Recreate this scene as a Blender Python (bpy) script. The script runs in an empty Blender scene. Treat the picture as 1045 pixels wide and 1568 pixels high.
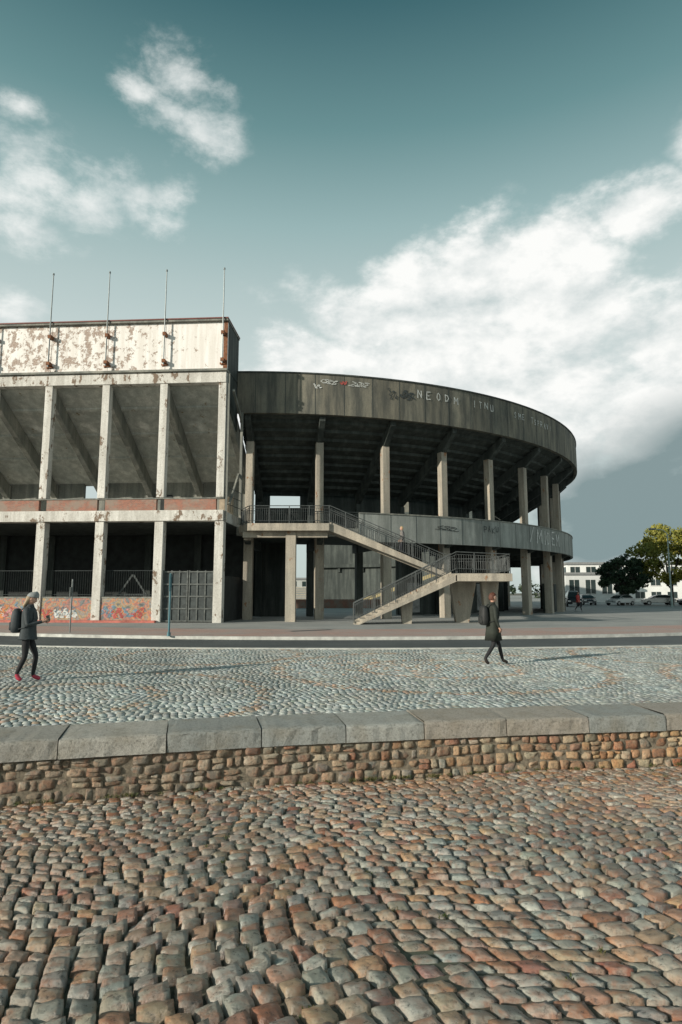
import bpy, bmesh, math, random
import numpy as np
from mathutils import Vector, Matrix
random.seed(7); rng=np.random.default_rng(7)
scene=bpy.context.scene
R_=math.radians

# ---------------------------------------------------------------- helpers
def link(o,parent=None):
    scene.collection.objects.link(o)
    if parent is not None: o.parent=parent
    return o
def empty(name,loc=(0,0,0),rz=0,parent=None):
    e=bpy.data.objects.new(name,None); e.location=loc; e.rotation_euler=(0,0,rz); e.empty_display_size=.3
    return link(e,parent)
class NT:
    def __init__(s,name):
        s.m=bpy.data.materials.new(name); s.m.use_nodes=True; s.nt=s.m.node_tree
        s.b=s.nt.nodes['Principled BSDF']
    def N(s,t,**k):
        n=s.nt.nodes.new(t)
        for a,b in k.items(): setattr(n,a,b)
        return n
    def L(s,a,b): s.nt.links.new(a,b)
    def put(s,sock,val):
        if hasattr(val,'is_output'): s.L(val,sock)
        else:
            if isinstance(val,(tuple,list)) and len(val)==3 and len(sock.default_value)==4: val=(*val,1)
            sock.default_value=val
    def coord(s,kind='Object',scale=(1,1,1),loc=(0,0,0)):
        t=s.N('ShaderNodeTexCoord'); m=s.N('ShaderNodeMapping')
        m.inputs['Scale'].default_value=scale; m.inputs['Location'].default_value=loc
        s.L(t.outputs[kind],m.inputs['Vector']); return m.outputs[0]
    def noise(s,scale,detail=6,rough=.6,vec=None,dist=0):
        n=s.N('ShaderNodeTexNoise'); n.inputs['Scale'].default_value=scale
        n.inputs['Detail'].default_value=detail; n.inputs['Roughness'].default_value=rough
        n.inputs['Distortion'].default_value=dist
        if vec is not None: s.L(vec,n.inputs['Vector'])
        return n.outputs['Fac']
    def ramp(s,fac,stops,interp='LINEAR'):
        r=s.N('ShaderNodeValToRGB'); r.color_ramp.interpolation=interp
        el=r.color_ramp.elements
        while len(el)<len(stops): el.new(.5)
        for e,(p,c) in zip(el,stops):
            e.position=p; e.color=(c,c,c,1) if isinstance(c,(int,float)) else (*c,1)
        s.put(r.inputs[0],fac); return r.outputs[0]
    def mix(s,fac,a,b,blend='MIX'):
        n=s.N('ShaderNodeMix',data_type='RGBA',blend_type=blend)
        s.put(n.inputs[0],fac); s.put(n.inputs[6],a); s.put(n.inputs[7],b); return n.outputs[2]
    def math(s,op,a,b=0.0,clamp=False):
        n=s.N('ShaderNodeMath',operation=op,use_clamp=clamp)
        s.put(n.inputs[0],a); s.put(n.inputs[1],b); return n.outputs[0]
    def bump(s,h,strength=.3,dist=.02):
        n=s.N('ShaderNodeBump'); n.inputs['Strength'].default_value=strength; n.inputs['Distance'].default_value=dist
        s.L(h,n.inputs['Height']); s.L(n.outputs[0],s.b.inputs['Normal'])
    def out(s,col,rough=.8,metal=0.0,spec=None):
        s.put(s.b.inputs['Base Color'],col); s.put(s.b.inputs['Roughness'],rough); s.b.inputs['Metallic'].default_value=metal
        if spec is not None: s.b.inputs['Specular IOR Level'].default_value=spec
        return s.m
def plain(name,c,rough=.6,metal=0.0,var=.25,scale=6):
    n=NT(name); v=n.noise(scale,5,.6,n.coord())
    col=n.mix(n.ramp(v,[(.3,0.0),(.7,1.0)]),tuple(x*(1-var) for x in c),tuple(min(1,x*(1+var)) for x in c))
    return n.out(col,rough,metal)
def concrete(name,light,dark,stain,stain_amt=.5,peel=None,peel_thr=.55,rough=.85,sc=1.0):
    n=NT(name)
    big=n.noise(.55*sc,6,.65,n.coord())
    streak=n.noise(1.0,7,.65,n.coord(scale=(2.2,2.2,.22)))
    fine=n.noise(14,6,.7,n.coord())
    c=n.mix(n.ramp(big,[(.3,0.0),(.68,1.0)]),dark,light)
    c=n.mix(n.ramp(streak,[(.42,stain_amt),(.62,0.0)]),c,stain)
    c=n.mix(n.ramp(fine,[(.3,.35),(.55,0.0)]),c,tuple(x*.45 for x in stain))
    h=fine
    if peel is not None:
        pn=n.noise(1.7,9,.72,n.coord(scale=(1,1,.55),loc=(3,1,7)))
        pm=n.ramp(pn,[(peel_thr-.012,0.0),(peel_thr+.012,1.0)])
        c=n.mix(pm,peel,c)
        h=n.math('ADD',n.math('MULTIPLY',fine,.4),n.math('MULTIPLY',pm,-.4))
    n.bump(h,.5,.03)
    return n.out(c,rough)
class MB:
    def __init__(s): s.v=[];s.f=[];s.m=[]
    def add(s,vs,fs,m=0):
        b=len(s.v); s.v+= [tuple(v) for v in vs]; s.f+=[tuple(i+b for i in f) for f in fs]; s.m+=[m]*len(fs)
    def box(s,x0,x1,y0,y1,z0,z1,m=0):
        s.add([(x0,y0,z0),(x1,y0,z0),(x1,y1,z0),(x0,y1,z0),(x0,y0,z1),(x1,y0,z1),(x1,y1,z1),(x0,y1,z1)],
              [(0,3,2,1),(4,5,6,7),(0,1,5,4),(1,2,6,5),(2,3,7,6),(3,0,4,7)],m)
    def beam(s,p0,p1,w,h,m=0,up=(0,0,1)):
        p0=Vector(p0);p1=Vector(p1); d=(p1-p0).normalized(); up=Vector(up)
        if abs(d.dot(up))>.98: up=Vector((0,1,0))
        sd=d.cross(up).normalized(); u=sd.cross(d).normalized()
        vs=[]
        for p in (p0,p1):
            for a,b in ((-1,-1),(1,-1),(1,1),(-1,1)): vs.append(p+sd*a*w/2+u*b*h/2)
        s.add(vs,[(0,3,2,1),(4,5,6,7),(0,1,5,4),(1,2,6,5),(2,3,7,6),(3,0,4,7)],m)
    def tube(s,p0,p1,r0,r1,n=8,m=0):
        p0=Vector(p0);p1=Vector(p1); d=(p1-p0).normalized(); up=Vector((0,0,1)) if abs(d.z)<.95 else Vector((0,1,0))
        a=d.cross(up).normalized(); b=a.cross(d)
        vs=[]
        for p,r in ((p0,r0),(p1,r1)):
            for i in range(n):
                t=2*math.pi*i/n; vs.append(p+(a*math.cos(t)+b*math.sin(t))*r)
        fs=[(i,(i+1)%n,n+(i+1)%n,n+i) for i in range(n)]+[tuple(range(n))[::-1],tuple(range(n,2*n))]
        s.add(vs,fs,m)
    def prism(s,pts,off,m=0):
        off=Vector(off); n=len(pts); a=[Vector(p)-off/2 for p in pts]; b=[Vector(p)+off/2 for p in pts]
        s.add(a+b,[tuple(range(n))[::-1],tuple(range(n,2*n))]+[(i,(i+1)%n,n+(i+1)%n,n+i) for i in range(n)],m)
    def loft(s,rings,m=0,cap=True):
        n=len(rings[0]); vs=[p for r in rings for p in r]; fs=[]
        for k in range(len(rings)-1):
            for i in range(n): fs.append((k*n+i,k*n+(i+1)%n,(k+1)*n+(i+1)%n,(k+1)*n+i))
        if cap: fs+= [tuple(range(n))[::-1],tuple((len(rings)-1)*n+i for i in range(n))]
        s.add(vs,fs,m)
    def obj(s,name,mats,parent=None,bevel=0,smooth=False,recalc=True,subsurf=0):
        me=bpy.data.meshes.new(name); me.from_pydata(s.v,[],s.f); 
        for mt in (mats if isinstance(mats,(list,tuple)) else [mats]): me.materials.append(mt)
        me.polygons.foreach_set('material_index',s.m)
        if recalc:
            bm=bmesh.new(); bm.from_mesh(me); bmesh.ops.recalc_face_normals(bm,faces=bm.faces); bm.to_mesh(me); bm.free()
        if smooth: me.polygons.foreach_set('use_smooth',[True]*len(me.polygons))
        o=bpy.data.objects.new(name,me); link(o,parent)
        if bevel:
            b=o.modifiers.new('b','BEVEL'); b.width=bevel; b.segments=2; b.limit_method='ANGLE'
        if subsurf:
            q=o.modifiers.new('s','SUBSURF'); q.levels=subsurf; q.render_levels=subsurf
        return o
def npmesh(name,V,F,mat,cols=None,smooth=True,parent=None):
    me=bpy.data.meshes.new(name); nv=len(V); nf,k=F.shape
    me.vertices.add(nv); me.vertices.foreach_set('co',np.asarray(V,dtype=np.float32).ravel())
    me.loops.add(nf*k); me.loops.foreach_set('vertex_index',F.astype(np.int32).ravel())
    me.polygons.add(nf); me.polygons.foreach_set('loop_start',np.arange(0,nf*k,k,dtype=np.int32))
    me.update(calc_edges=True)
    me.polygons.foreach_set('use_smooth',np.full(nf,smooth))
    if cols is not None:
        a=me.attributes.new('col','FLOAT_COLOR','POINT')
        c=np.ones((nv,4),dtype=np.float32); c[:,:3]=cols; a.data.foreach_set('color',c.ravel())
    me.materials.append(mat); me.validate()
    return link(bpy.data.objects.new(name,me),parent)
def stones(name,Q,Nrm,H,depth,cols,mat,tpl,gap,tilt=.15,hj=.3,corner=.10,vn=.09,smooth=True,en=.012):
    Q=np.asarray(Q,float); N=len(Q); a=np.array(tpl)*2-1; k=len(a)
    gx,gy=np.meshgrid(a,a,indexing='ij'); gx=gx.ravel(); gy=gy.ravel()
    ring=np.maximum(abs(gx),abs(gy)); second=abs(a[1])
    px=gx*(1-corner*gy**4)*(1-gap); py=gy*(1-corner*gx**4)*(1-gap)
    h=np.where(ring>.999,-depth,np.where(ring>second-.001,H*.62,H*(1-.10*(gx**2+gy**2))))
    u=(px+1)/2; v=(py+1)/2
    W=np.stack([(1-u)*(1-v),u*(1-v),u*v,(1-u)*v],1)
    P=np.einsum('kc,ncd->nkd',W,Q)
    sz=np.linalg.norm(Q[:,1]-Q[:,0],axis=1)[:,None,None]
    P=P+rng.normal(0,en,P.shape)*sz
    T=rng.normal(0,tilt*H,(N,2)); hh=h[None,:]+np.where(ring>.999,0,1)[None,:]*(T[:,:1]*gx+T[:,1:]*gy+rng.uniform(-hj,hj,(N,1))*H+rng.normal(0,vn*H,(N,k*k)))
    P=P+hh[:,:,None]*Nrm[:,None,:]
    idx=np.arange(k*k).reshape(k,k)
    f=np.stack([idx[:-1,:-1],idx[1:,:-1],idx[1:,1:],idx[:-1,1:]],-1).reshape(-1,4)
    F=(f[None]+(np.arange(N)*k*k)[:,None,None]).reshape(-1,4)
    C=np.repeat(cols,k*k,axis=0)
    return npmesh(name,P.reshape(-1,3),F,mat,C,smooth)
def palette(n,pal,wts,blend=.3):
    pal=np.array(pal); w=np.array(wts,float); w/=w.sum()
    c=pal[rng.choice(len(pal),n,p=w)]*(1-blend)+pal[rng.choice(len(pal),n,p=w)]*blend
    return np.clip(c*rng.uniform(.70,1.28,(n,1))+rng.normal(0,.008,(n,3)),.01,1)

# ---------------------------------------------------------------- camera
cam=bpy.data.cameras.new('camera'); co=bpy.data.objects.new('camera',cam); link(co); scene.camera=co
cam.sensor_fit='VERTICAL'; cam.sensor_height=36; cam.sensor_width=24; cam.lens=21.83; cam.clip_end=6000; cam.clip_start=.05
co.location=(0,0,1.8); co.rotation_euler=(R_(90+7.43),0,0)
scene.view_settings.view_transform='Standard'; scene.view_settings.look='None'; scene.view_settings.exposure=0

# ---------------------------------------------------------------- sun + sky
SE=17.5; sd=Vector((-.83,-.58,0)).normalized()*math.cos(R_(SE))+Vector((0,0,math.sin(R_(SE))))
sl=bpy.data.lights.new('sun','SUN'); sl.energy=5.0; sl.angle=R_(.5); sl.color=(1,.91,.78)
so=bpy.data.objects.new('sun',sl); link(so); so.rotation_euler=sd.to_track_quat('Z','Y').to_euler(); so.location=(-30,-20,30)
w=bpy.data.worlds.new('World'); scene.world=w; w.use_nodes=True
wn=NT.__new__(NT); wn.nt=w.node_tree; wn.m=None
for n in list(w.node_tree.nodes): w.node_tree.nodes.remove(n)
sky=wn.N('ShaderNodeTexSky',sky_type='NISHITA'); sky.sun_disc=False; sky.sun_elevation=R_(SE); sky.sun_rotation=math.atan2(sd.x,sd.y)%(2*math.pi)
tc=wn.N('ShaderNodeTexCoord'); D=tc.outputs['Generated']
sep=wn.N('ShaderNodeSeparateXYZ'); wn.L(D,sep.inputs[0]); Z=sep.outputs[2]
grad=wn.ramp(Z,[(0,(.56,.64,.63)),(.2,(.64,.72,.71)),(.362,(.62,.715,.70)),(.45,(.50,.62,.61)),(.53,(.35,.505,.505)),(.63,(.155,.30,.31)),(.73,(.052,.145,.165)),(.85,(.03,.09,.11)),(1,(.02,.06,.08))])
skyc=wn.mix(1.0,sky.outputs[0],(.075,.10,.085),'MULTIPLY')
base=wn.mix(.88,skyc,grad)
def vm(op,a,b):
    n=wn.N('ShaderNodeVectorMath',operation=op); wn.put(n.inputs[0],a); 
    if hasattr(b,'is_output'): wn.L(b,n.inputs[1])
    else: n.inputs[1].default_value=b
    return n
P=vm('MULTIPLY',D,(1,1,1.7)).outputs[0]
def cdir(az,el):
    a,e=R_(az),R_(el); return (math.sin(a)*math.cos(e),math.cos(a)*math.cos(e),math.sin(e)*1.7)
def blobs(lst):
    cur=None
    for az,el,r in lst:
        d=vm('DISTANCE',P,cdir(az,el)).outputs['Value']
        mr=wn.N('ShaderNodeMapRange'); mr.inputs[1].default_value=0; mr.inputs[2].default_value=r; mr.inputs[3].default_value=1; mr.inputs[4].default_value=0
        wn.L(d,mr.inputs[0]); o=mr.outputs[0]
        cur=o if cur is None else wn.math('MAXIMUM',cur,o)
    return cur
W1=blobs([(2.5,23.6,.17),(7.5,26.0,.17),(14.9,27.6,.19),(20.8,29.2,.15),(26.5,30.2,.10),(12.3,22.5,.32),(-2.2,20.6,.18),(6.1,20,.34),(0,17,.2),(-6,17,.16),(19.9,23.8,.20),
 (28.5,20.0,.22),(26.4,15.5,.36),(21,16,.34),(28,8,.32),(23,5,.26),(12,15,.36),(45,14,.4),(60,26,.3),(-70,18,.4),(110,20,.4),(170,30,.4),(-120,25,.4),(40,33,.16)])
WL=blobs([(-27.8,32.3,.13),(-23.5,31.3,.12),(-19.0,33.2,.11),(-18,31,.08),(-15.5,41.2,.10),(-17.5,38.8,.08),(-14.2,38.0,.09),(-19.8,39.6,.06),(-29.5,36.8,.05),(-28,28.5,.07),(-29,22,.09),(-50,30,.2)])
n1=wn.noise(6.0,12,.60,P,.08); nf=wn.noise(10,12,.63,P,.12)
P2=vm('ADD',P,(-.026,-.01,.038)).outputs[0]; n2=wn.noise(6.0,12,.60,P2,.08)
n3=wn.noise(2.2,4,.5,P)
def cover(Wx,k,nz,amp,lo,hi,edge,cap):
    dn=wn.math('ADD',wn.math('MULTIPLY',Wx,k),wn.math('MULTIPLY',wn.math('SUBTRACT',nz,.5),amp))
    mr=wn.N('ShaderNodeMapRange',interpolation_type='SMOOTHSTEP'); mr.inputs[1].default_value=lo; mr.inputs[2].default_value=hi; mr.inputs[4].default_value=cap; wn.L(dn,mr.inputs[0])
    return wn.math('MULTIPLY',wn.ramp(Wx,[(0,0.0),(edge,1.0)]),mr.outputs[0])
W0=wn.math('MAXIMUM',cover(W1,1.5,n1,2.9,.25,.95,.22,1.0),cover(WL,1.0,nf,2.8,.22,1.20,.4,.78))
lit=wn.math('ADD',.74,wn.math('MULTIPLY',wn.math('SUBTRACT',n1,n2),3.8),True)
WD=blobs([(27,7.5,.20),(22,5.5,.16),(33,10,.22)])
dk=wn.math('MULTIPLY',WD,wn.math('ADD',n3,.5),True)
cc=wn.mix(lit,(.60,.67,.67),(.98,.985,.96)); cc=wn.mix(wn.math('MULTIPLY',wn.math('MULTIPLY',dk,1.7),wn.math('ADD',.55,n1),True),cc,(.24,.32,.33))
full=wn.mix(W0,base,cc)
bg=wn.N('ShaderNodeBackground'); bg.inputs[1].default_value=.1
ten=vm('MULTIPLY',full,(10,10,10)).outputs[0]; wn.L(ten,bg.inputs[0])
wo=wn.N('ShaderNodeOutputWorld'); wn.L(bg.outputs[0],wo.inputs[0])

# ---------------------------------------------------------------- materials
def sett_mat(name,rlo,rhi,bscale,patch=(.30,.15,.07),pamt=.45,light=(.42,.44,.39),lamt=.4,bs=.8,spec=.5):
    n=NT(name); at=n.N('ShaderNodeAttribute',attribute_name='col')
    f=n.noise(26,9,.75,n.coord()); g=n.noise(6,6,.65,n.coord(loc=(4,4,4))); hh=n.noise(9,6,.65,n.coord(loc=(9,2,1))); big=n.noise(.7,3,.6,n.coord())
    c=n.mix(n.ramp(hh,[(.48,0.0),(.62,pamt)]),at.outputs['Color'],patch)
    c=n.mix(n.ramp(g,[(.50,0.0),(.66,lamt)]),c,light)
    c=n.mix(n.ramp(big,[(.42,0.0),(.65,.22)]),c,(.30,.20,.12))
    c=n.mix(n.ramp(f,[(.32,.8),(.50,0.0)]),c,(.045,.048,.042))
    n.bump(n.math('ADD',f,n.math('MULTIPLY',g,.6)),bs,bscale)
    return n.out(c,n.ramp(f,[(.3,rlo),(.7,rhi)]),0,spec)
m_sett=sett_mat('sett_stone',.20,.50,.022,(.34,.12,.05),.6,(.52,.56,.50),.55,.85,.9)
m_sett2=sett_mat('plaza_sett_stone',.45,.7,.010,(.28,.25,.19),.25,(.52,.57,.55),.4,.7)
m_wallstone=sett_mat('rubble_stone',.7,.9,.035,(.40,.17,.08),.45,(.50,.42,.29),.45,1.0)
_a=NT('kerb_granite')
at=_a.N('ShaderNodeAttribute',attribute_name='col')
f1=_a.noise(120,3,.7,_a.coord()); f2=_a.noise(3,6,.6,_a.coord()); f3=_a.noise(30,8,.75,_a.coord())
c=_a.mix(_a.ramp(f1,[(.4,.0),(.6,.5)]),at.outputs['Color'],(.16,.16,.145)); c=_a.mix(_a.ramp(f2,[(.45,0.0),(.7,.45)]),c,(.26,.22,.15))
c=_a.mix(_a.ramp(f3,[(.34,.7),(.50,0.0)]),c,(.10,.105,.085))
_a.bump(_a.math('ADD',f3,_a.math('MULTIPLY',f1,.6)),.9,.025); m_granite=_a.out(c,.7)
_a=NT('joint_dirt'); f=_a.noise(11,9,.75,_a.coord()); g=_a.noise(.8,5,.6,_a.coord())
c=_a.ramp(f,[(.3,(.05,.047,.035)),(.55,(.13,.12,.09)),(.75,(.28,.27,.22))]); c=_a.mix(_a.ramp(g,[(.50,0.0),(.60,.5)]),c,(.06,.095,.06)); _a.bump(f,.9,.02)
m_dirt=_a.out(c,.95)
_a=NT('asphalt'); f=_a.noise(60,5,.8,_a.coord()); g=_a.noise(.35,5,.6,_a.coord()); h=_a.noise(1,5,.6,_a.coord(scale=(.08,1.6,1)))
c=_a.ramp(f,[(.3,(.040,.05,.053)),(.7,(.085,.098,.10))]); c=_a.mix(_a.ramp(g,[(.4,0.0),(.7,.5)]),c,(.12,.135,.135)); c=_a.mix(_a.ramp(h,[(.5,0.0),(.65,.5)]),c,(.035,.042,.046)); _a.bump(f,.4,.01)
m_asph=_a.out(c,.75)
_a=NT('pale_paving'); f=_a.noise(20,6,.7,_a.coord()); g=_a.noise(.3,6,.6,_a.coord())
c=_a.ramp(g,[(.3,(.24,.26,.255)),(.7,(.40,.405,.385))]); c=_a.mix(_a.ramp(f,[(.35,.5),(.55,0.0)]),c,(.12,.13,.13)); _a.bump(f,.4,.01); m_apron=_a.out(c,.85)
_a=NT('red_paving'); br=_a.N('ShaderNodeTexBrick'); _a.L(_a.coord(),br.inputs['Vector']); br.inputs['Scale'].default_value=3
br.inputs['Color1'].default_value=(.50,.31,.26,1); br.inputs['Color2'].default_value=(.40,.28,.24,1); br.inputs['Mortar'].default_value=(.17,.15,.14,1)
g=_a.noise(.4,6,.6,_a.coord()); c=_a.mix(_a.ramp(g,[(.35,.7),(.6,0.0)]),br.outputs[0],(.34,.33,.31)); m_redpave=_a.out(c,.85)

m_conc=concrete('weathered_concrete',(.34,.335,.285),(.18,.195,.18),(.075,.085,.08),.55)
m_concd=concrete('dark_concrete',(.095,.11,.10),(.048,.06,.056),(.022,.03,.028),.8)  # albedo lowered so the shade under the stands sits in the colour
m_under=concrete('soffit_concrete',(.66,.66,.60),(.46,.49,.46),(.19,.20,.185),.45,peel=(.26,.22,.15),peel_thr=.36)
m_ringsof=concrete('stand_soffit_concrete',(.11,.13,.12),(.06,.075,.07),(.028,.036,.034),.7)  # soffit colour darkened to paint in the shade beneath the seating
m_white=concrete('peeling_white_paint',(.78,.77,.72),(.62,.62,.58),(.26,.24,.20),.42,peel=(.19,.14,.10),peel_thr=.41)
m_warm=concrete('cream_column_concrete',(.52,.46,.37),(.36,.34,.285),(.16,.15,.13),.5,peel=(.28,.15,.08),peel_thr=.39)  # light cream concrete for columns, stairs and piers
_a=NT('peeling_panel_paint'); cx=_a.coord(); sp=_a.N('ShaderNodeSeparateXYZ'); _a.L(cx,sp.inputs[0])
pn=_a.noise(1.9,12,.76,_a.coord(scale=(1,1,.9),loc=(2,0,5))); gx=_a.math('MINIMUM',_a.math('MULTIPLY',sp.outputs[0],-.014),.105)
v=_a.math('SUBTRACT',pn,gx); pm=_a.ramp(v,[(.365,1.0),(.385,0.0)])
st=_a.noise(1,7,.6,_a.coord(scale=(3,3,.2))); fn=_a.noise(12,6,.7,_a.coord())
wc=_a.mix(_a.ramp(st,[(.42,.35),(.6,0.0)]),(.85,.84,.81),(.50,.44,.37)); wc=_a.mix(_a.ramp(fn,[(.3,.4),(.46,0.0)]),wc,(.46,.38,.31))
pc=_a.mix(_a.ramp(fn,[(.35,0.0),(.65,1.0)]),(.22,.15,.12),(.50,.42,.35))
c=_a.mix(pm,wc,pc); _a.bump(_a.math('SUBTRACT',_a.math('MULTIPLY',fn,.3),pm),.4,.02); m_panel=_a.out(c,.7)
def ringmat(name,l,d,st,k=1):
    n=NT(name); uv=n.coord('UV'); s=n.N('ShaderNodeSeparateXYZ'); n.L(uv,s.inputs[0])
    fl=n.math('FLOOR',n.math('DIVIDE',s.outputs[0],1.9)); wn_=n.N('ShaderNodeTexWhiteNoise',noise_dimensions='1D'); n.L(fl,wn_.inputs['W'])
    fl2=n.math('FLOOR',n.math('DIVIDE',s.outputs[0],.19)); wn2=n.N('ShaderNodeTexWhiteNoise',noise_dimensions='1D'); n.L(fl2,wn2.inputs['W'])
    big=n.noise(.5,6,.65,n.coord()); stk=n.noise(1,7,.65,n.coord('UV',scale=(1.6,.22,1))); fn=n.noise(14,6,.7,n.coord())
    c=n.mix(n.ramp(big,[(.3,0.0),(.7,1.0)]),d,l)
    c=n.mix(n.math('MULTIPLY',wn_.outputs[0],.5*k),c,tuple(x*.45 for x in l))
    c=n.mix(n.math('MULTIPLY',wn2.outputs[0],.16*k),c,tuple(x*.45 for x in l))
    c=n.mix(n.ramp(stk,[(.40,.8*k),(.60,0.0)]),c,st); c=n.mix(n.ramp(fn,[(.3,.4),(.5,0.0)]),c,st)
    n.bump(n.math('ADD',fn,n.math('MULTIPLY',wn2.outputs[0],.6)),.4,.02); return n.out(c,.85)
m_rim=ringmat('board_marked_concrete',(.30,.275,.21),(.16,.165,.14),(.055,.06,.055))
m_para=ringmat('parapet_concrete',(.42,.44,.41),(.27,.295,.28),(.12,.135,.125),.8)
_a=NT('brick_parapet'); br=_a.N('ShaderNodeTexBrick')
mp=_a.N('ShaderNodeMapping'); mp.inputs['Rotation'].default_value=(R_(90),0,0); tcx=_a.N('ShaderNodeTexCoord'); _a.L(tcx.outputs['Object'],mp.inputs[0]); _a.L(mp.outputs[0],br.inputs['Vector'])
br.inputs['Scale'].default_value=4; br.inputs['Color1'].default_value=(.38,.15,.10,1); br.inputs['Color2'].default_value=(.25,.12,.09,1); br.inputs['Mortar'].default_value=(.24,.21,.17,1)
g=_a.noise(1.3,6,.7,_a.coord()); c=_a.mix(_a.ramp(g,[(.45,0.0),(.6,.7)]),br.outputs[0],(.26,.24,.20)); m_brick=_a.out(c,.9)
m_rust=plain('rusty_steel',(.20,.085,.04),.8,.2,.5,9)
m_redtrim=plain('red_brown_flashing',(.16,.05,.04),.6,0,.3)
m_steel=plain('galvanised_steel',(.16,.18,.18),.45,.7,.2)
m_rail=plain('dark_painted_railing',(.045,.055,.055),.5,.3,.4)
m_black=plain('dark_interior',(.025,.03,.03),.9,0,.4,2)  # near-black colour stands in for the shade inside the building
m_glass=plain('dark_glass',(.03,.045,.045),.12,0,.2); m_glassg=plain('green_pane',(.14,.24,.20),.3,0,.4,2)
m_gate=plain('gate_sheet_metal',(.045,.055,.055),.6,.3,.5,3)
m_teal=plain('teal_paint',(.06,.16,.19),.5,.1,.2)
m_gwhite=plain('white_spray_paint',(.50,.52,.50),.7,0,.4,5)
m_gdark=plain('dark_spray_paint',(.04,.05,.05),.7,0,.3)
m_gred=plain('red_spray_paint',(.36,.07,.06),.7,0,.4); m_gblue=plain('blue_spray_paint',(.13,.21,.26),.7,0,.4); m_gpink=plain('pink_spray_paint',(.50,.22,.22),.7,0,.4); m_gor=plain('orange_spray_paint',(.50,.20,.07),.7,0,.4)
_a=NT('graffiti_wall_paint'); cn=_a.N('ShaderNodeTexNoise'); cn.inputs['Scale'].default_value=1.3; cn.inputs['Detail'].default_value=7; cn.inputs['Distortion'].default_value=1.6; _a.L(_a.coord(),cn.inputs['Vector'])
c=_a.ramp(cn.outputs['Fac'],[(.30,(.08,.09,.09)),(.40,(.20,.22,.22)),(.47,(.48,.17,.12)),(.52,(.50,.28,.14)),(.57,(.22,.25,.27)),(.63,(.46,.32,.16)),(.7,(.13,.16,.16))])
g=_a.noise(9,6,.7,_a.coord()); c=_a.mix(_a.ramp(g,[(.35,.7),(.55,0.0)]),c,(.10,.10,.085)); m_graf=_a.out(c,.8)

# ---------------------------------------------------------------- ground
CX,CY,RW=12.0,-50.36,60.0
def pol(R,phi,z=0): return (CX+R*math.sin(phi),CY+R*math.cos(phi),z)
def zfg(R):
    d=RW-R; return -.62+.115*min(d,8.8)
rad=[.01,20,40,48,50,51.2,52,53,54,55,56,57,58,59,59.5,60.2,60.25,61,64,70,80,100,150,300,700,1500,4000]
nseg=256; V=[];F=[]
for r in rad:
    z=zfg(r)-.026 if r<60.22 else -.012
    for i in range(nseg): V.append(pol(r,2*math.pi*i/nseg,z))
for k in range(len(rad)-1):
    for i in range(nseg): F.append((k*nseg+i,k*nseg+(i+1)%nseg,(k+1)*nseg+(i+1)%nseg,(k+1)*nseg+i))
npmesh('ground',np.array(V),np.array(F)[:,::-1],m_dirt,smooth=False)

def gnd(X,Y):
    Rn=np.sqrt((X-CX)**2+(Y-CY)**2); return -.62+.115*np.minimum(RW-Rn,8.8)
pal=[(.26,.31,.285),(.34,.38,.345),(.48,.50,.44),(.36,.16,.085),(.44,.28,.16),(.13,.145,.14),(.25,.085,.055),(.37,.31,.22),(.22,.285,.275)]
Q=[];
r=RW-.03
while r>50.0:
    h=random.uniform(.128,.156); r2=r-h; ph=-.42+random.uniform(0,.003)
    while ph<.12:
        wd=random.choice([.12,.13,.14,.145,.155,.165,.185])*random.uniform(.95,1.05)/r
        Q.append([(r2,ph),(r2,ph+wd),(r,ph+wd),(r,ph)]); ph+=wd
    r=r2
Q=np.array(Q); 
X=CX+Q[...,0]*np.sin(Q[...,1]); Y=CY+Q[...,0]*np.cos(Q[...,1]); d=RW-Q[...,0]
fade=np.clip(d/1.3,0,1); S=Q[...,1]*56
dY=fade*(.17*np.cos(2*math.pi*S/3.0)+.06*np.sin(.9*X-.5*Y+1)); dX=fade*(.11*np.sin(.9*Y+.5*X)+.04*np.sin(2.4*Y-1.0*X+2))
X=X+dX+rng.normal(0,.005,X.shape); Y=Y+dY+rng.normal(0,.005,X.shape)
Zg=gnd(X,Y)-.010+.018*np.sin(1.7*X+.3)*np.sin(1.3*Y)
QQ=np.stack([X,Y,Zg],-1); Nn=np.tile(np.array([[0,.0,1.0]]),(len(QQ),1))
pc0=palette(len(QQ),pal,[4.5,5.5,3,3.2,4.5,2,2.2,4.5,4],.2)
xc=X.mean(1); yc=Y.mean(1); warm=np.clip(.40+.18*(yc-4)+.4*np.sin(.5*xc+.7*yc),0,1)[:,None]
pc0=pc0*(1-.28*warm)+np.array([.46,.25,.13])*.28*warm
stones('cobblestone_paving',QQ,Nn,.018,.04,pc0,m_sett,[0,.06,.26,.5,.74,.94,1],.075,.36,.45,.055,.12)

# retaining wall stones (small coursed blocks)
Q=[];N=[]
zt=-.142
for h in (.118,.122,.13,.16):
    ph=-.43
    while ph<.22:
        wd=random.uniform(.085,.25)/RW; e=ph+wd; m=ph+wd/2; nv=(-math.sin(m),-math.cos(m),0)
        zz=[zt-h]
        if random.random()<.18: zz.append(zt-h*random.uniform(.4,.6))
        zz.append(zt)
        for a,b in zip(zz[:-1],zz[1:]):
            Q.append([pol(RW+.03,ph,a),pol(RW+.03,e,a),pol(RW+.03,e,b),pol(RW+.03,ph,b)]); N.append(nv)
        ph=e
    zt-=h
Q=np.array(Q); Q[...,2]+=.018*np.sin(Q[...,0]*2.1+Q[...,2]*9); Q=Q+rng.normal(0,.008,(len(Q),4,3)); N=np.array(N)
pw=[(.48,.31,.16),(.44,.23,.12),(.40,.35,.25),(.54,.43,.28),(.34,.17,.10),(.27,.28,.24),(.40,.15,.08)]
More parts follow.
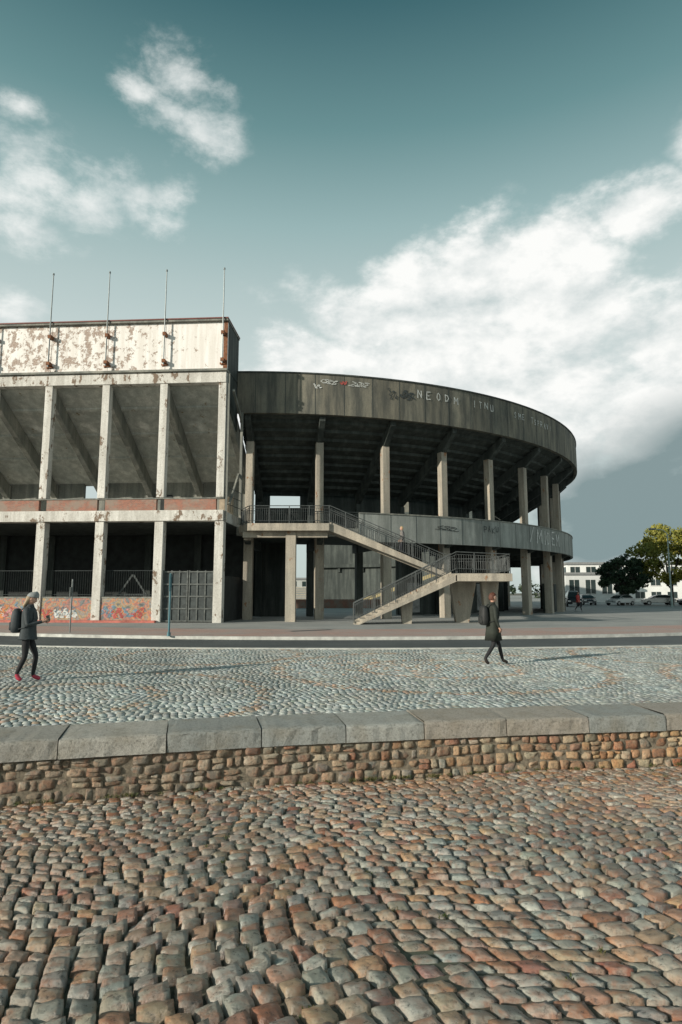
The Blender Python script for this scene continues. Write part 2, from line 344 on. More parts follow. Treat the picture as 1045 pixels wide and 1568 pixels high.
wc_=palette(len(Q),pw,[5,3,3,4,2,2,1.3],.2); t_=np.clip((4-Q[:,0,0])/9,0,.65)[:,None]; wc_=wc_*(1-t_)+(wc_.mean(1,keepdims=True)*np.array([.95,.92,.80])*.85)*t_
stones('stone_retaining_wall',Q,N,.024,.045,wc_,m_wallstone,[0,.07,.3,.7,.93,1],.075,.45,.7,.08,.2)
mb=MB()
for i in range(120):
    a,b=-.43+.65*i/120,-.43+.65*(i+1)/120
    mb.add([pol(RW+.030,a,-.75),pol(RW+.030,b,-.75),pol(RW+.030,b,-.06),pol(RW+.030,a,-.06)],[(0,1,2,3)])
_a=NT('lime_mortar'); f=_a.noise(14,8,.75,_a.coord()); c=_a.ramp(f,[(.35,(.09,.08,.06)),(.6,(.27,.23,.17))]); _a.bump(f,.9,.03); mb.obj('wall_mortar',_a.out(c,.95),recalc=False)
# kerb coping stones
V=[];F=[];C=[]
ph=-.43
kp=[(.46,.48,.45),(.50,.47,.41),(.42,.45,.43),(.48,.44,.38),(.52,.51,.46)]
while ph<.22:
    L=random.uniform(1.0,1.25)/RW; g=.007/RW; a0,a1=ph+g,ph+L-g; col=np.array(random.choice(kp))*random.uniform(.85,1.1)
    r0=RW-.03+random.uniform(-.014,.014); r1=RW+.86; z0=-.14; z1=.085+random.uniform(-.008,.008); bv=.028
    prof=[(r0,z0),(r0,z1-bv*1.6),(r0+.4*bv,z1-.5*bv),(r0+bv*1.6,z1),(r1-bv,z1),(r1,z1-bv),(r1,z0)]
    ns=12; b=len(V); ofs=np.random.default_rng(int(ph*1e5)%9999+10000).normal(0,.005,(ns+1,len(prof)))
    for s_ in range(ns+1):
        t=a0+(a1-a0)*s_/ns; e=1 if s_ in(0,ns) else 0
        for q_,(rr,zz) in enumerate(prof): V.append(pol(rr+ofs[s_,q_]+(.012*e if q_ in(1,2) else 0),t,zz+(ofs[s_,q_]*.6-.008*e if q_ in(1,2,3) else 0))); C.append(col)
    k=len(prof)
    for s_ in range(ns):
        for q in range(k-1): F.append((b+s_*k+q,b+s_*k+q+1,b+(s_+1)*k+q+1,b+(s_+1)*k+q))
    for s_ in (0,ns):
        o=b+s_*k; F+= [(o,o+1,o+5,o+6),(o+1,o+2,o+4,o+5)]
    ph+=L
npmesh('granite_kerb',np.array(V),np.array(F),m_granite,np.array(C),smooth=False)

# plaza setts
def ycur(X,y0,k):
    X=np.asarray(X,float); a=np.abs(X); L=20.0
    return y0+np.where(a<L,k*X*X,k*L*L+2*k*L*(a-L)*.6)
Q=[];r=RW+.88
while r<76:
    h=random.uniform(.11,.125); ph=-.36-random.random()*.002
    n=int(.74*r/.12); wd=rng.uniform(.10,.14,n)/r; e=ph+np.concatenate([[0],np.cumsum(wd)])
    a=np.stack([np.full(n,r),e[:-1]],-1); b=np.stack([np.full(n,r),e[1:]],-1); c=np.stack([np.full(n,r+h),e[1:]],-1); dd=np.stack([np.full(n,r+h),e[:-1]],-1)
    Q.append(np.stack([a,b,c,dd],1)); r+=h
Q=np.concatenate(Q)
Rr=Q[...,0]; Ph=Q[...,1]; s_=Ph*68
fd=np.clip((Rr-RW-.88)/.8,0,1)
Rr=Rr+fd*(.18*np.cos(2*math.pi*s_/2.3)+.12*np.sin(s_*.55+Rr*.4))
X=CX+Rr*np.sin(Ph)+fd*.10*np.sin(Rr*1.1)+rng.normal(0,.003,Rr.shape); Y=CY+Rr*np.cos(Ph)+rng.normal(0,.003,Rr.shape)
Xc,Yc=X.mean(1),Y.mean(1)
keep=(Yc<ycur(Xc,20.35,.009)); X=X[keep];Y=Y[keep];Xc=Xc[keep];Yc=Yc[keep]
Zp=.012*np.sin(.8*X)*np.sin(.6*Y)
cols=palette(len(X),[(.38,.44,.43),(.46,.505,.49),(.31,.36,.355),(.50,.53,.50),(.38,.37,.32)],[5,5,3,2,1.2])
redp=palette(len(X),[(.45,.33,.24),(.42,.29,.21),(.42,.40,.35)],[2,1,1.6])
dm=np.zeros(len(Xc),bool)
for cx_,cy_,r_ in ((2.4,15.4,3.9),(2.4,15.4,1.9),(-4.9,11.0,3.6),(-4.9,11.0,1.7),(10.5,13.2,3.4),(-11,15.2,3.2),(-3.8,18.6,2.6),(9.5,18.6,2.6)):
    dm|=np.abs(np.hypot(Xc-cx_,Yc-cy_)-r_)<.15
pk=(np.sin(Xc*.45+1)*np.sin(Yc*.5)+rng.normal(0,.3,len(Xc)))>.85
mm_=(dm&(rng.random(len(Xc))<.7))|(pk&(rng.random(len(Xc))<.5)); cols[mm_]=redp[mm_]
tone=(1+.16*np.sin(Xc*.31+.8*np.sin(Yc*.5))*np.sin(Yc*.43+1))[:,None]; cols=cols*tone
Nn=np.tile(np.array([[0,0,1.0]]),(len(X),1))
stones('plaza_cobbles',np.stack([X,Y,Zp],-1),Nn,.009,.014,cols,m_sett2,[0,.10,.90,1],.06,.3,.4,.04)
def strip(name,lo,hi,z0,z1,mat,x0=-90,x1=90,n=90,front=True):
    mb=MB()
    xs=np.linspace(x0,x1,n+1)
    for i in range(n):
        a,b=xs[i],xs[i+1]; la,lb,ha,hb=[float(q) for q in (lo(a),lo(b),hi(a),hi(b))]
        mb.add([(a,la,z1),(b,lb,z1),(b,hb,z1),(a,ha,z1)],[(0,1,2,3)])
        if front: mb.add([(a,la,z0),(b,lb,z0),(b,lb,z1),(a,la,z1)],[(0,1,2,3)])
    return mb.obj(name,mat,recalc=False)
E=lambda y0,k:(lambda x:ycur(x,y0,k))
ksm=plain('kerb_stone_pale',(.46,.47,.44),.8,0,.3,3)
strip('plaza_kerb',E(20.45,.009),E(20.62,.009),-.02,.03,ksm)
strip('road',E(20.6,.009),E(24.35,.012),0,.004,m_asph,front=False)
strip('sidewalk_kerb',E(24.3,.012),E(24.5,.012),-.02,.125,ksm)
strip('sidewalk',E(24.5,.012),E(29.5,.012),0,.12,m_redpave,front=False)
strip('forecourt',E(29.4,.012),lambda x:420,0,.112,m_apron,x0=-200,x1=260,n=92,front=False)
def leafmat(name):
    n=NT(name); at=n.N('ShaderNodeAttribute',attribute_name='col'); c=at.outputs['Color']
    m=n.out(c,.65); 
    tr=n.N('ShaderNodeBsdfTranslucent'); n.L(c,tr.inputs[0]); mx=n.N('ShaderNodeMixShader'); mx.inputs[0].default_value=.3
    o=[q for q in n.nt.nodes if q.type=='OUTPUT_MATERIAL'][0]; n.L(n.b.outputs[0],mx.inputs[1]); n.L(tr.outputs[0],mx.inputs[2]); n.L(mx.outputs[0],o.inputs[0]); return m
m_leaf=leafmat('leaves'); m_bark=plain('bark',(.06,.05,.04),.9,0,.4)
V=[];C=[]
def tuft(p,n,h,sp):
    for _ in range(n):
        a=random.uniform(0,6.28); q=Vector(p)+Vector((random.gauss(0,sp),random.gauss(0,sp),0)); t=Vector((math.cos(a),math.sin(a),0)); hh=h*random.uniform(.4,1.2)
        sd_=Vector((-t.y,t.x,0))*.004; V.extend([q-sd_,q+sd_,q+t*hh*.4+Vector((0,0,hh*.7))+sd_*.7,q+t*hh*.8+Vector((0,0,hh))-sd_*.2])
        c_=random.choice([(.07,.11,.03),(.12,.14,.04),(.20,.17,.08)]); C.extend([c_]*4)
for _ in range(190):
    ph=random.uniform(-.4,.15); rr=RW-random.uniform(0,.05); p=pol(rr,ph,zfg(rr)); tuft(p,random.randint(8,30),.04,.025)
for _ in range(320):
    ph=random.uniform(-.38,.08); rr=RW-random.uniform(.1,8); p=pol(rr,ph,zfg(rr)-.01); tuft(p,random.randint(6,16),.02,.015)
npmesh('weeds',np.array([tuple(v) for v in V]),np.arange(len(V)).reshape(-1,4),m_leaf,np.array(C),False)

# ---------------------------------------------------------------- stadium: curved stand
SX,SY=-6.0,68.9
def sp_(R,t,z): return (SX+R*math.sin(t),SY-R*math.cos(t),z)
stad=empty('concrete_stadium')
def sweep(name,prof,t0,t1,n,mat,parent=stad):
    me=bpy.data.meshes.new(name); bm=bmesh.new(); uvl=bm.loops.layers.uv.new('UVMap')
    k=len(prof); ringv=[]
    for i in range(n+1):
        t=R_(t0+(t1-t0)*i/n); ringv.append([bm.verts.new(sp_(r,t,z)) for r,z in prof])
    Rm=max(p[0] for p in prof)
    def uvof(v):
        dx,dy=v.co.x-SX,SY-v.co.y; return (math.atan2(dx,dy)*Rm+20,v.co.z)
    for i in range(n):
        for j in range(k):
            bm.faces.new((ringv[i][j],ringv[i][(j+1)%k],ringv[i+1][(j+1)%k],ringv[i+1][j]))
    bm.faces.new(ringv[0][::-1]); bm.faces.new(ringv[-1])
    bmesh.ops.recalc_face_normals(bm,faces=bm.faces)
    for f in bm.faces:
        for l in f.loops: l[uvl].uv=uvof(l.vert)
    bm.to_mesh(me); bm.free(); me.materials.append(mat)
    return link(bpy.data.objects.new(name,me),parent)
T1=175
sweep('upper_rim',[(30.15,13.2),(30.45,13.2),(30.45,15.85),(30.15,15.85)],-1.2,T1,150,m_rim)
sweep('rim_coping',[(30.1,15.853),(30.5,15.853),(30.5,15.95),(30.1,15.95)],-1.2,T1,150,m_concd)
NS=10; pr=[(30.14,13.32)]
for i in range(NS):
    r=30.14-.72*(i+1); z=13.32-.42*i
    pr+=[(r,z-.22),(r,z-.42)]
pr+=[(22.94,9.5),(30.14,14.1)]
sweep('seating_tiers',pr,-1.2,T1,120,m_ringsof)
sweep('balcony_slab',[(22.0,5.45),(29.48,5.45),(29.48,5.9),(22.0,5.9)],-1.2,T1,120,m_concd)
sweep('balcony_parapet',[(29.5,5.1),(29.72,5.1),(29.72,6.92),(29.5,6.92)],14.0,T1,130,m_para)
sweep('parapet_coping',[(29.46,6.923),(29.77,6.923),(29.77,7.0),(29.46,7.0)],14.0,T1,130,m_conc)
sweep('balcony_edge',[(29.5,5.4),(29.72,5.4),(29.72,5.95),(29.5,5.95)],-1.2,13.95,12,m_conc)
mb=MB()
for t in np.arange(1.0,T1,3.594):
    a=R_(t)
    mb.prism([sp_(30.455,a,13.2),sp_(30.462,a,13.2),sp_(30.462,a,15.84),sp_(30.455,a,15.84)],Vector((math.cos(a),math.sin(a),0))*.035)
for t in np.arange(14.6,T1,3.6):
    a=R_(t)
    mb.prism([sp_(29.722,a,5.1),sp_(29.73,a,5.1),sp_(29.73,a,6.9),sp_(29.722,a,6.9)],Vector((math.cos(a),math.sin(a),0))*.03)
mb.obj('panel_joints',m_gdark,stad)
mb=MB(); mu=MB()
for i in range(0,19):
    a=R_(9.18*i); tn=Vector((math.cos(a),math.sin(a),0))
    pts=[(30.14,13.30),(30.14,12.85),(28.9,11.75),(28.2,11.45),(23.0,8.35),(22.95,9.2)]
    mb.prism([sp_(r,a,z) for r,z in pts],tn*.38)
    def col(Rc,z0,z1,w,dd,m,tgt):
        tgt.prism([sp_(Rc-dd/2,a,z0),sp_(Rc+dd/2,a,z0),sp_(Rc+dd/2,a,z1),sp_(Rc-dd/2,a,z1)],tn*w,m)
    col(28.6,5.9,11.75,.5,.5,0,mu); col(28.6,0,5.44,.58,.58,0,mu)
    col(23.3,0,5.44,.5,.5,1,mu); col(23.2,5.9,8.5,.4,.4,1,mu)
    mb.prism([sp_(29.49,a,5.1),sp_(29.49,a,5.44),sp_(22.3,a,5.44),sp_(22.3,a,4.8),sp_(28.6,a,4.8)],tn*.36)
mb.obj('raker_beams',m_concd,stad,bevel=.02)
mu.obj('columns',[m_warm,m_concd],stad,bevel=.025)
ops={0:(1.6,7.4),3:(28.5,31),5:(50,53),6:(58,61)}
def wallring(name,R0,R1,z0,z1,t0,t1,mat): return sweep(name,[(R0,z0),(R1,z0),(R1,z1),(R0,z1)],t0,t1,max(2,int((t1-t0)/1.5)),mat)
cur=-1.2
for k,(a,b) in sorted(ops.items()):
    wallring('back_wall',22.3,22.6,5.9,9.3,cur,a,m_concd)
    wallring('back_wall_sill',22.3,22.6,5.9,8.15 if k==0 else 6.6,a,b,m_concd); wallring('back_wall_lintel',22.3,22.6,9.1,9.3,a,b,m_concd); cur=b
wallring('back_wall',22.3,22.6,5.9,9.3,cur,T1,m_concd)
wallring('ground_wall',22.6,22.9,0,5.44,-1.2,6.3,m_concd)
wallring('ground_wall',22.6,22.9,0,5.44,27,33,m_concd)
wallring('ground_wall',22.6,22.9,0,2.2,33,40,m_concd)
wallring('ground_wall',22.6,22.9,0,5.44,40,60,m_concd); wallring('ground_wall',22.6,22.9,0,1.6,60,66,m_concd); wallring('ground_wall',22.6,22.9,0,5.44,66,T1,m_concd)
wallring('infill_wall',27.9,28.1,0,2.6,56,90,m_concd)
mb=MB()
for t in (29,31,44,47,52): 
    a=R_(t); mb.prism([sp_(22.91,a,.3),sp_(22.95,a,.3),sp_(22.95,a,2.6),sp_(22.91,a,2.6)],Vector((math.cos(a),math.sin(a),0))*.9)
mb.obj('posters',plain('faded_posters',(.33,.34,.33),.8,0,.5,2),stad)

G={'N':[[(0,0),(0,1),(.6,0),(.6,1)]],'E':[[(.6,1),(0,1),(0,0),(.6,0)],[(0,.5),(.45,.5)]],'O':[[(.3,0),(.05,.25),(.05,.75),(.3,1),(.55,.75),(.55,.25),(.3,0)]],
'D':[[(0,0),(0,1),(.4,.85),(.55,.5),(.4,.12),(0,0)]],'M':[[(0,0),(.05,1),(.35,.4),(.65,1),(.7,0)]],'I':[[(.3,0),(.3,1)]],'T':[[(.3,0),(.3,1)],[(0,1),(.6,1)]],
'U':[[(0,1),(.05,.1),(.3,0),(.55,.1),(.6,1)]],'S':[[(.55,.9),(.2,1),(.05,.75),(.5,.35),(.4,.05),(0,.1)]],'A':[[(0,0),(.3,1),(.6,0)],[(.12,.4),(.48,.4)]],'C':[[(.55,.9),(.2,1),(0,.5),(.2,0),(.55,.1)]],
'P':[[(0,0),(0,1),(.5,.85),(.45,.5),(0,.45)]],'K':[[(0,0),(0,1)],[(.5,1),(0,.45),(.55,0)]],'R':[[(0,0),(0,1),(.5,.85),(.4,.5),(0,.5),(.55,0)]],'V':[[(0,1),(.3,0),(.6,1)]],'/':[[(0,0),(.5,1.1)]]}
def ribbon(mb,pts,w,place,m=0):
    for a,b in zip(pts[:-1],pts[1:]):
        dx,dz=b[0]-a[0],b[1]-a[1]; L=math.hypot(dx,dz) or 1; nx,nz=-dz/L*w/2,dx/L*w/2; ex,ez=dx/L*w*.3,dz/L*w*.3
        q=[(a[0]-ex+nx,a[1]-ez+nz),(a[0]-ex-nx,a[1]-ez-nz),(b[0]+ex-nx,b[1]+ez-nz),(b[0]+ex+nx,b[1]+ez+nz)]
        ribbon.k=(ribbon.k+1)%7
        mb.add([place(u,v,ribbon.k*.0015) for u,v in q],[(0,1,2,3)],m)
ribbon.k=0
def text(mb,s,u,v,size,w,place,m=0,adv=.95,slope=0):
    for ch in s:
        j=random.uniform(.8,1.2); dv=random.uniform(-.06,.06)
        for pl in G.get(ch,[]): ribbon(mb,[(u+x*size*j+random.uniform(-.02,.02),v+dv+y*size*random.uniform(.92,1.08)+random.uniform(-.02,.02)) for x,y in pl],w*random.uniform(.8,1.2),place,m)
        u+=size*adv*(.55 if ch in 'I ' else 1)*random.uniform(.9,1.1); v+=slope
def scrib(mb,u,v,sx,sy,w,place,m,n=9):
    pts=[]; ph=random.uniform(0,6); K=n*8
    for i in range(K):
        t=i/(K-1); pts.append((u+sx*t+sx*.12*math.sin(9*t*6+ph),v+sy*.5+sy*.5*math.sin(t*n*2.2+ph)*(.75+.25*math.sin(t*17+ph))))
    ribbon(mb,pts,w,place,m)
def pc_(Rr): return lambda u,v,o: sp_(Rr+.012+o,u/Rr,v)
mb=MB(); p=pc_(30.47); u0=R_(21.5)*30.47
text(mb,'NEODM',u0,14.85,.48,.065,p,0,1.55); text(mb,'I TNU',u0+4.6,14.85,.45,.06,p,0,1.3); text(mb,'SME',u0+9.0,14.75,.42,.055,p,0,1.2); text(mb,'TSPRAVI',u0+11.2,14.7,.42,.055,p,0,1.2)
scrib(mb,R_(9)*30.47,15.2,1.0,.35,.04,p,0); scrib(mb,R_(11.3)*30.47,15.25,.4,.25,.05,p,2,5); scrib(mb,R_(12.5)*30.47,15.1,1.2,.4,.035,p,0,8)
scrib(mb,R_(17.5)*30.47,14.5,.6,.8,.05,p,3,5); scrib(mb,R_(19.2)*30.47,14.6,.9,.7,.09,p,3,6); scrib(mb,R_(8)*30.47,14.9,.5,.3,.04,p,0,5)
p=pc_(29.735); text(mb,'/MICEM',R_(43.5)*29.7,5.7,.95,.12,p,0,1.15,-.02); scrib(mb,R_(25)*29.7,6.0,1.6,.35,.04,p,1,9); text(mb,'PAKU',R_(33)*29.7,6.1,.4,.05,p,1,1.1)
mb.obj('graffiti',[m_gwhite,m_gdark,m_gred,m_gdark],stad,recalc=False)

# ---------------------------------------------------------------- stadium: straight stand (local frame)
gs=empty('straight_stand',(-6.9,35.8,0),R_(-3.6),stad)
XL=-46.0; colx=[-.18-3.57*i for i in range(13)]
mw=MB(); mc=MB(); mr_=MB()
for i,cx in enumerate(colx):
    mw.box(cx-.23,cx+.23,.02,.50,7.36,14.28,0); mw.box(cx-.26,cx+.26,.04,.60,0,5.95,0)
    mc.box(cx-.22,cx+.22,7.9,8.35,6.62,9.6,0); mc.box(cx-.25,cx+.25,7.9,8.4,0,5.9,1)
    mr_.prism([(cx,.51,14.2),(cx,.51,13.3),(cx,1.1,12.8),(cx,8.2,8.45),(cx,8.2,9.4)],(.36,0,0),0)
mw.obj('front_columns',m_white,gs,bevel=.02); mc.obj('rear_columns',[m_conc,m_concd],gs,bevel=.02); mr_.obj('rakers',m_conc,gs,bevel=.02)
mb=MB(); mb.box(XL,.04,-.02,.55,14.3,14.98,0); mb.obj('head_beam',m_white,gs,bevel=.02)
mb=MB(); mb.box(XL,.10,-.16,.6,14.985,15.12,0); mb.box(XL,.12,-.2,2.9,18.1,18.22,0); mb.box(XL,.14,-.24,2.95,18.223,18.30,1); mb.obj('ledges',[m_conc,m_redtrim],gs,bevel=.01)
mb=MB()
for i in range(len(colx)-1): mb.box(colx[i+1]+.03,colx[i]-.0,.0,.25,15.125,18.095,0)
mb.box(colx[0]+.01,.05,.02,.27,15.125,18.095,0)
mb.obj('parapet_panels',m_panel,gs)
mb=MB(); mb.box(-.16,.07,-.03,-.002,15.13,18.09,0); mb.obj('corner_rust_strip',m_rust,gs)
mb=MB(); mb.prism([(.02,.27,15.13),(.02,2.85,15.13),(.02,2.85,18.09),(.02,.27,18.09)],(.12,0,0)); mb.prism([(.0,.56,13.1),(.0,2.9,12.0),(.0,2.9,15.1),(.0,.56,15.1)],(.14,0,0)); mb.obj('end_wall',m_concd,gs)
mb=MB(); mb.prism([((XL)/2,y,z) for y,z in ((.56,14.28),(8.3,9.55),(8.3,10.0),(.6,14.9))],(abs(XL)-.1,0,0)); 
mb.obj('seating_tiers',m_under,gs)
mb=MB()
for k_ in (1.9,3.8,5.7): z=14.28-(k_-.56)*.611; mb.prism([(XL/2,k_,z+.03),(XL/2,k_+.2,z-.09),(XL/2,k_+.2,z-.22),(XL/2,k_,z-.10)],(abs(XL)-.2,0,0))
mb.obj('soffit_ribs',m_under,gs)
mb=MB(); mb.box(XL,.06,-.04,8.6,5.97,6.6,0); mb.obj('floor_slab',m_white,gs,bevel=.02)
mb=MB(); mb.box(XL,.03,.62,8.5,5.91,5.966,0); mb.obj('painted_shade_sheet',m_concd,gs)  # dark sheet added below the slab to paint its underside as shaded
mb=MB(); 
for i in range(len(colx)-1): mb.box(colx[i+1]+.24,colx[i]-.24,.12,.36,6.61,7.28,0)
mb.obj('brick_parapet',m_brick,gs)
mb=MB(); mb.box(XL,.05,.08,.40,7.282,7.35,0); mb.obj('parapet_cap',m_conc,gs)
mb=MB()
for i in range(len(colx)-1):
    a,b=colx[i+1]+.25,colx[i]-.25
    if i==3: mb.box(a,a+1.9,8.05,8.3,6.61,9.7); mb.box(a+1.9,b,8.05,8.3,6.61,7.4)
    else: mb.box(a,b,8.05,8.3,6.61,9.7)
mb.obj('rear_wall',m_conc,gs)
mb=MB(); 
mb.box(-2.3,-1.3,8.0,8.04,6.7,8.6,1); mb.box(-4.6,-4.1,8.0,8.04,7.0,8.6,0)
mb.box(-5.6,-4.75,7.99,8.04,7.3,8.5,0); mb.box(-6.6,-5.75,7.99,8.04,6.7,8.8,2); mb.box(-12.6,-11.4,7.99,8.04,6.7,8.6,2); mb.box(-9.0,-8.2,7.99,8.04,7.4,8.5,0)
mb.obj('rear_windows_and_boards',[m_glassg,plain('plywood_board',(.36,.30,.22),.8,0,.3,2),m_black],gs)
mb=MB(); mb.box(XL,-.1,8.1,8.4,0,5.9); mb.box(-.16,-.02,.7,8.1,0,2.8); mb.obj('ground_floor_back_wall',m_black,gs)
mb=MB()
for i in range(1,len(colx)-1): mb.box(colx[i+1]+.27,colx[i]-.27,.12,.38,0,1.5,0); mb.box(colx[i+1]+.27,colx[i]-.27,.10,.40,1.503,1.58,1)
mb.obj('low_wall',[m_graf,m_conc],gs)
mb=MB(); pl=lambda u,v,o:(u,.112-o,v)
for i in range(1,6):
    a,b=colx[i+1]+.3,colx[i]-.3; u=a+.1
    while u<b-.9:
        k=random.randrange(5); scrib(mb,u,.35,random.uniform(.5,.9),random.uniform(.5,.9),.09,pl,k,random.choice([3,4,5])); scrib(mb,u,.4,.7,.6,.03,pl,(k+2)%5,4); u+=random.uniform(.5,.8)
mb.obj('wall_graffiti',[m_gwhite,m_gred,m_gblue,m_gor,m_gpink],gs,recalc=False)
mb=MB(); mb.box(XL,-3.7,-.25,.10,.1,.24,0); mb.obj('wall_base_kerb',plain('red_painted_kerb',(.42,.13,.10),.8,0,.4,3),gs)
mf=MB()
for i in range(1,8):
    a,b=colx[i+1]+.3,colx[i]-.3
    for x in np.arange(a,b,.14): mf.tube((x,.5,1.5),(x,.5,3.1),.010,.010,4)
    mf.tube((a,.5,3.1),(b,.5,3.1),.025,.025,6); mf.tube((a,.5,1.7),(b,.5,1.7),.02,.02,6)
mf.beam((-6.4,.9,1.6),(-5.5,.9,2.9),.1,.1); mf.beam((-5.5,.9,2.9),(-4.6,.9,1.6),.1,.1); mf.beam((-6.4,.9,1.7),(-4.6,.9,1.7),.1,.1)
mf.obj('yard_fence',m_rail,gs)
mg=MB(); a,b=colx[1]+.28,colx[0]-.28; mid=(a+b)/2
for (l,r) in ((a,mid-.02),(mid+.02,b)):
    mg.box(l,r,.32,.36,.15,3.05,0)
    for x in np.linspace(l+.04,r-.04,4): mg.box(x-.035,x+.035,.27,.318,.15,3.1,1)
    for z in (.2,.9,1.6,2.3,3.02): mg.box(l,r,.262,.268,z-.04,z+.04,1)
mg.obj('metal_gate',[m_gate,plain('gate_frame',(.10,.11,.105),.5,.4,.4,5)],gs)
me_=MB(); me_.box(.35,.5,2.6,2.8,6.0,13.2); me_.beam((.42,.3,13.9),(.42,2.7,12.6),.12,.2); me_.beam((.3,2.6,9.2),(.3,.4,7.0),.1,.12); me_.box(.12,.24,.1,.22,6.0,14.9)
me_.obj('corner_frame',m_conc,gs)
mb=MB()
for zz in (7.0,7.5,8.0): mb.tube((.1,.15,zz),(.45,2.7,zz),.02,.02,6)
for k_ in range(9): mb.tube((.1+.04*k_,.15+.3*k_,6.6),(.1+.04*k_,.15+.3*k_,8.0),.012,.012,4)
mb.obj('end_guard_rail',m_rail,gs)
R3=Matrix.Rotation(R_(-3.6),4,'Z')
for i,cx in enumerate(colx[:8]):
    pw_=Matrix.Translation((-6.9,35.8,0))@R3@Vector((cx+.02,-.30,0))
    mb=MB(); mb.tube((0,0,15.35),(0,0,21.3),.045,.028,8,0); mb.tube((0,0,21.3),(0,0,21.4),.06,.05,8,0)
    for z in (15.6,17.3): mb.box(-.10,.10,-.07,.30,z-.1,z+.1,1)
    mb.box(-.2,.2,.2,.295,15.4,15.5,1); mb.tube((0,.0,15.25),(0,0,15.35),.08,.08,8,1)
    o=mb.obj('flagpole',[m_steel,m_rust]); o.location=pw_; o.rotation_euler=(0,0,R_(-3.6))

# ---------------------------------------------------------------- staircase
st=empty('concrete_staircase')
def flight(mb,x0,z0,x1,z1,y0,y1,n,th,m=0):
    dx=(x1-x0)/n; dz=(z1-z0)/n; pts=[]
    for i in range(n): pts+=[(x0+dx*i,z0+dz*i),(x0+dx*i,z0+dz*(i+1))]
    pts+=[(x1,z1)]; pts+=[(x1,z1-th),(x0,z0-th*.2)]
    yc=(y0+y1)/2; mb.prism([(x,yc,z) for x,z in pts],(0,y1-y0,0),m)
def stringer(mb,x0,z0,x1,z1,y,m=0,up=.14,dn=.42,w=.12):
    mb.prism([(x0,y,z0-dn*.3),(x0,y,z0+up),(x1,y,z1+up),(x1,y,z1-dn)],(0,w,0),m)
mb=MB()
flight(mb,6.2,2.85,-.7,5.9,36.86,38.64,18,.4)
stringer(mb,6.2,2.85,-.7,5.9,36.8); stringer(mb,6.2,2.85,-.7,5.9,38.7)
flight(mb,.7,.1,6.3,2.85,33.96,35.64,17,.4); stringer(mb,.7,.1,6.3,2.85,33.9,0,-.06,.42); stringer(mb,.7,.1,6.3,2.85,35.7)
mb.box(6.21,9.3,33.84,38.76,2.43,2.852)
mb.obj('flights_and_landing',m_warm,st,bevel=.012)
mb=MB()
mb.prism([(-5.5,36.55,5.68),(-.69,36.55,5.68),(-.69,39.35,5.68),(-6.3,39.35,5.68),(-6.3,38.2,5.68)],(0,0,.44)); mb.obj('top_landing',m_warm,st,bevel=.015)
mb=MB()
mb.box(-3.3,-2.7,37.0,37.6,0,5.45); mb.box(-5.9,-.8,37.1,37.5,5.1,5.455); mb.box(-5.9,-5.5,37.6,38.1,5.0,5.455)
mb.prism([(6.6,36.3,0),(7.3,36.3,0),(7.8,36.3,2.44),(6.3,36.3,2.44)],(0,.6,0)); mb.prism([(8.3,36.3,0),(8.8,36.3,0),(9.1,36.3,2.44),(8.1,36.3,2.44)],(0,.6,0))
mb.prism([(3.4,35.0,0),(3.9,35.0,0),(4.0,35.0,1.5),(3.3,35.0,1.2)],(0,.5,0))
mb.obj('piers',m_warm,st,bevel=.02)
def railing(mb,pts,h=1.05,post=1.15,bal=.13,m=0):
    for p0,p1 in zip(pts[:-1],pts[1:]):
        p0=Vector(p0);p1=Vector(p1); L=(p1-p0).length; U=Vector((0,0,1))
        mb.tube(p0+U*h,p1+U*h,.028,.028,6,m); mb.tube(p0+U*.15,p1+U*.15,.018,.018,5,m); mb.tube(p0+U*(h-.14),p1+U*(h-.14),.016,.016,5,m)
        n=max(1,round(L/post))
        for i in range(n+1): q=p0.lerp(p1,i/n); mb.tube(q,q+U*h,.026,.026,6,m)
        n=max(1,round(L/bal))
        for i in range(1,n): q=p0.lerp(p1,i/n); mb.tube(q+U*.15,q+U*(h-.14),.009,.009,4,m)
mb=MB()
railing(mb,[(-6.2,38.3,5.9),(-5.45,36.62,5.9),(-.7,36.62,5.9)]); railing(mb,[(-6.2,38.3,5.9),(-6.2,39.2,5.9)])
railing(mb,[(-.7,36.8,5.95),(6.2,36.8,2.98)]); railing(mb,[(-.7,38.7,5.95),(6.2,38.7,2.98)])
railing(mb,[(.7,33.9,.2),(6.3,33.9,2.98),(9.2,33.9,2.85),(9.2,38.7,2.85),(6.2,38.7,2.85)]); railing(mb,[(.7,35.7,.2),(6.3,35.7,2.98),(6.3,36.8,2.98)])
mb.obj('railings',plain('stair_railing_paint',(.09,.10,.10),.5,.3,.4,4),st)
mb=MB(); railing(mb,[sp_(29.6,R_(t),5.95) for t in (0,3.5,7,10.5,14)],1.05); mb.obj('balcony_railing',m_rail,stad)

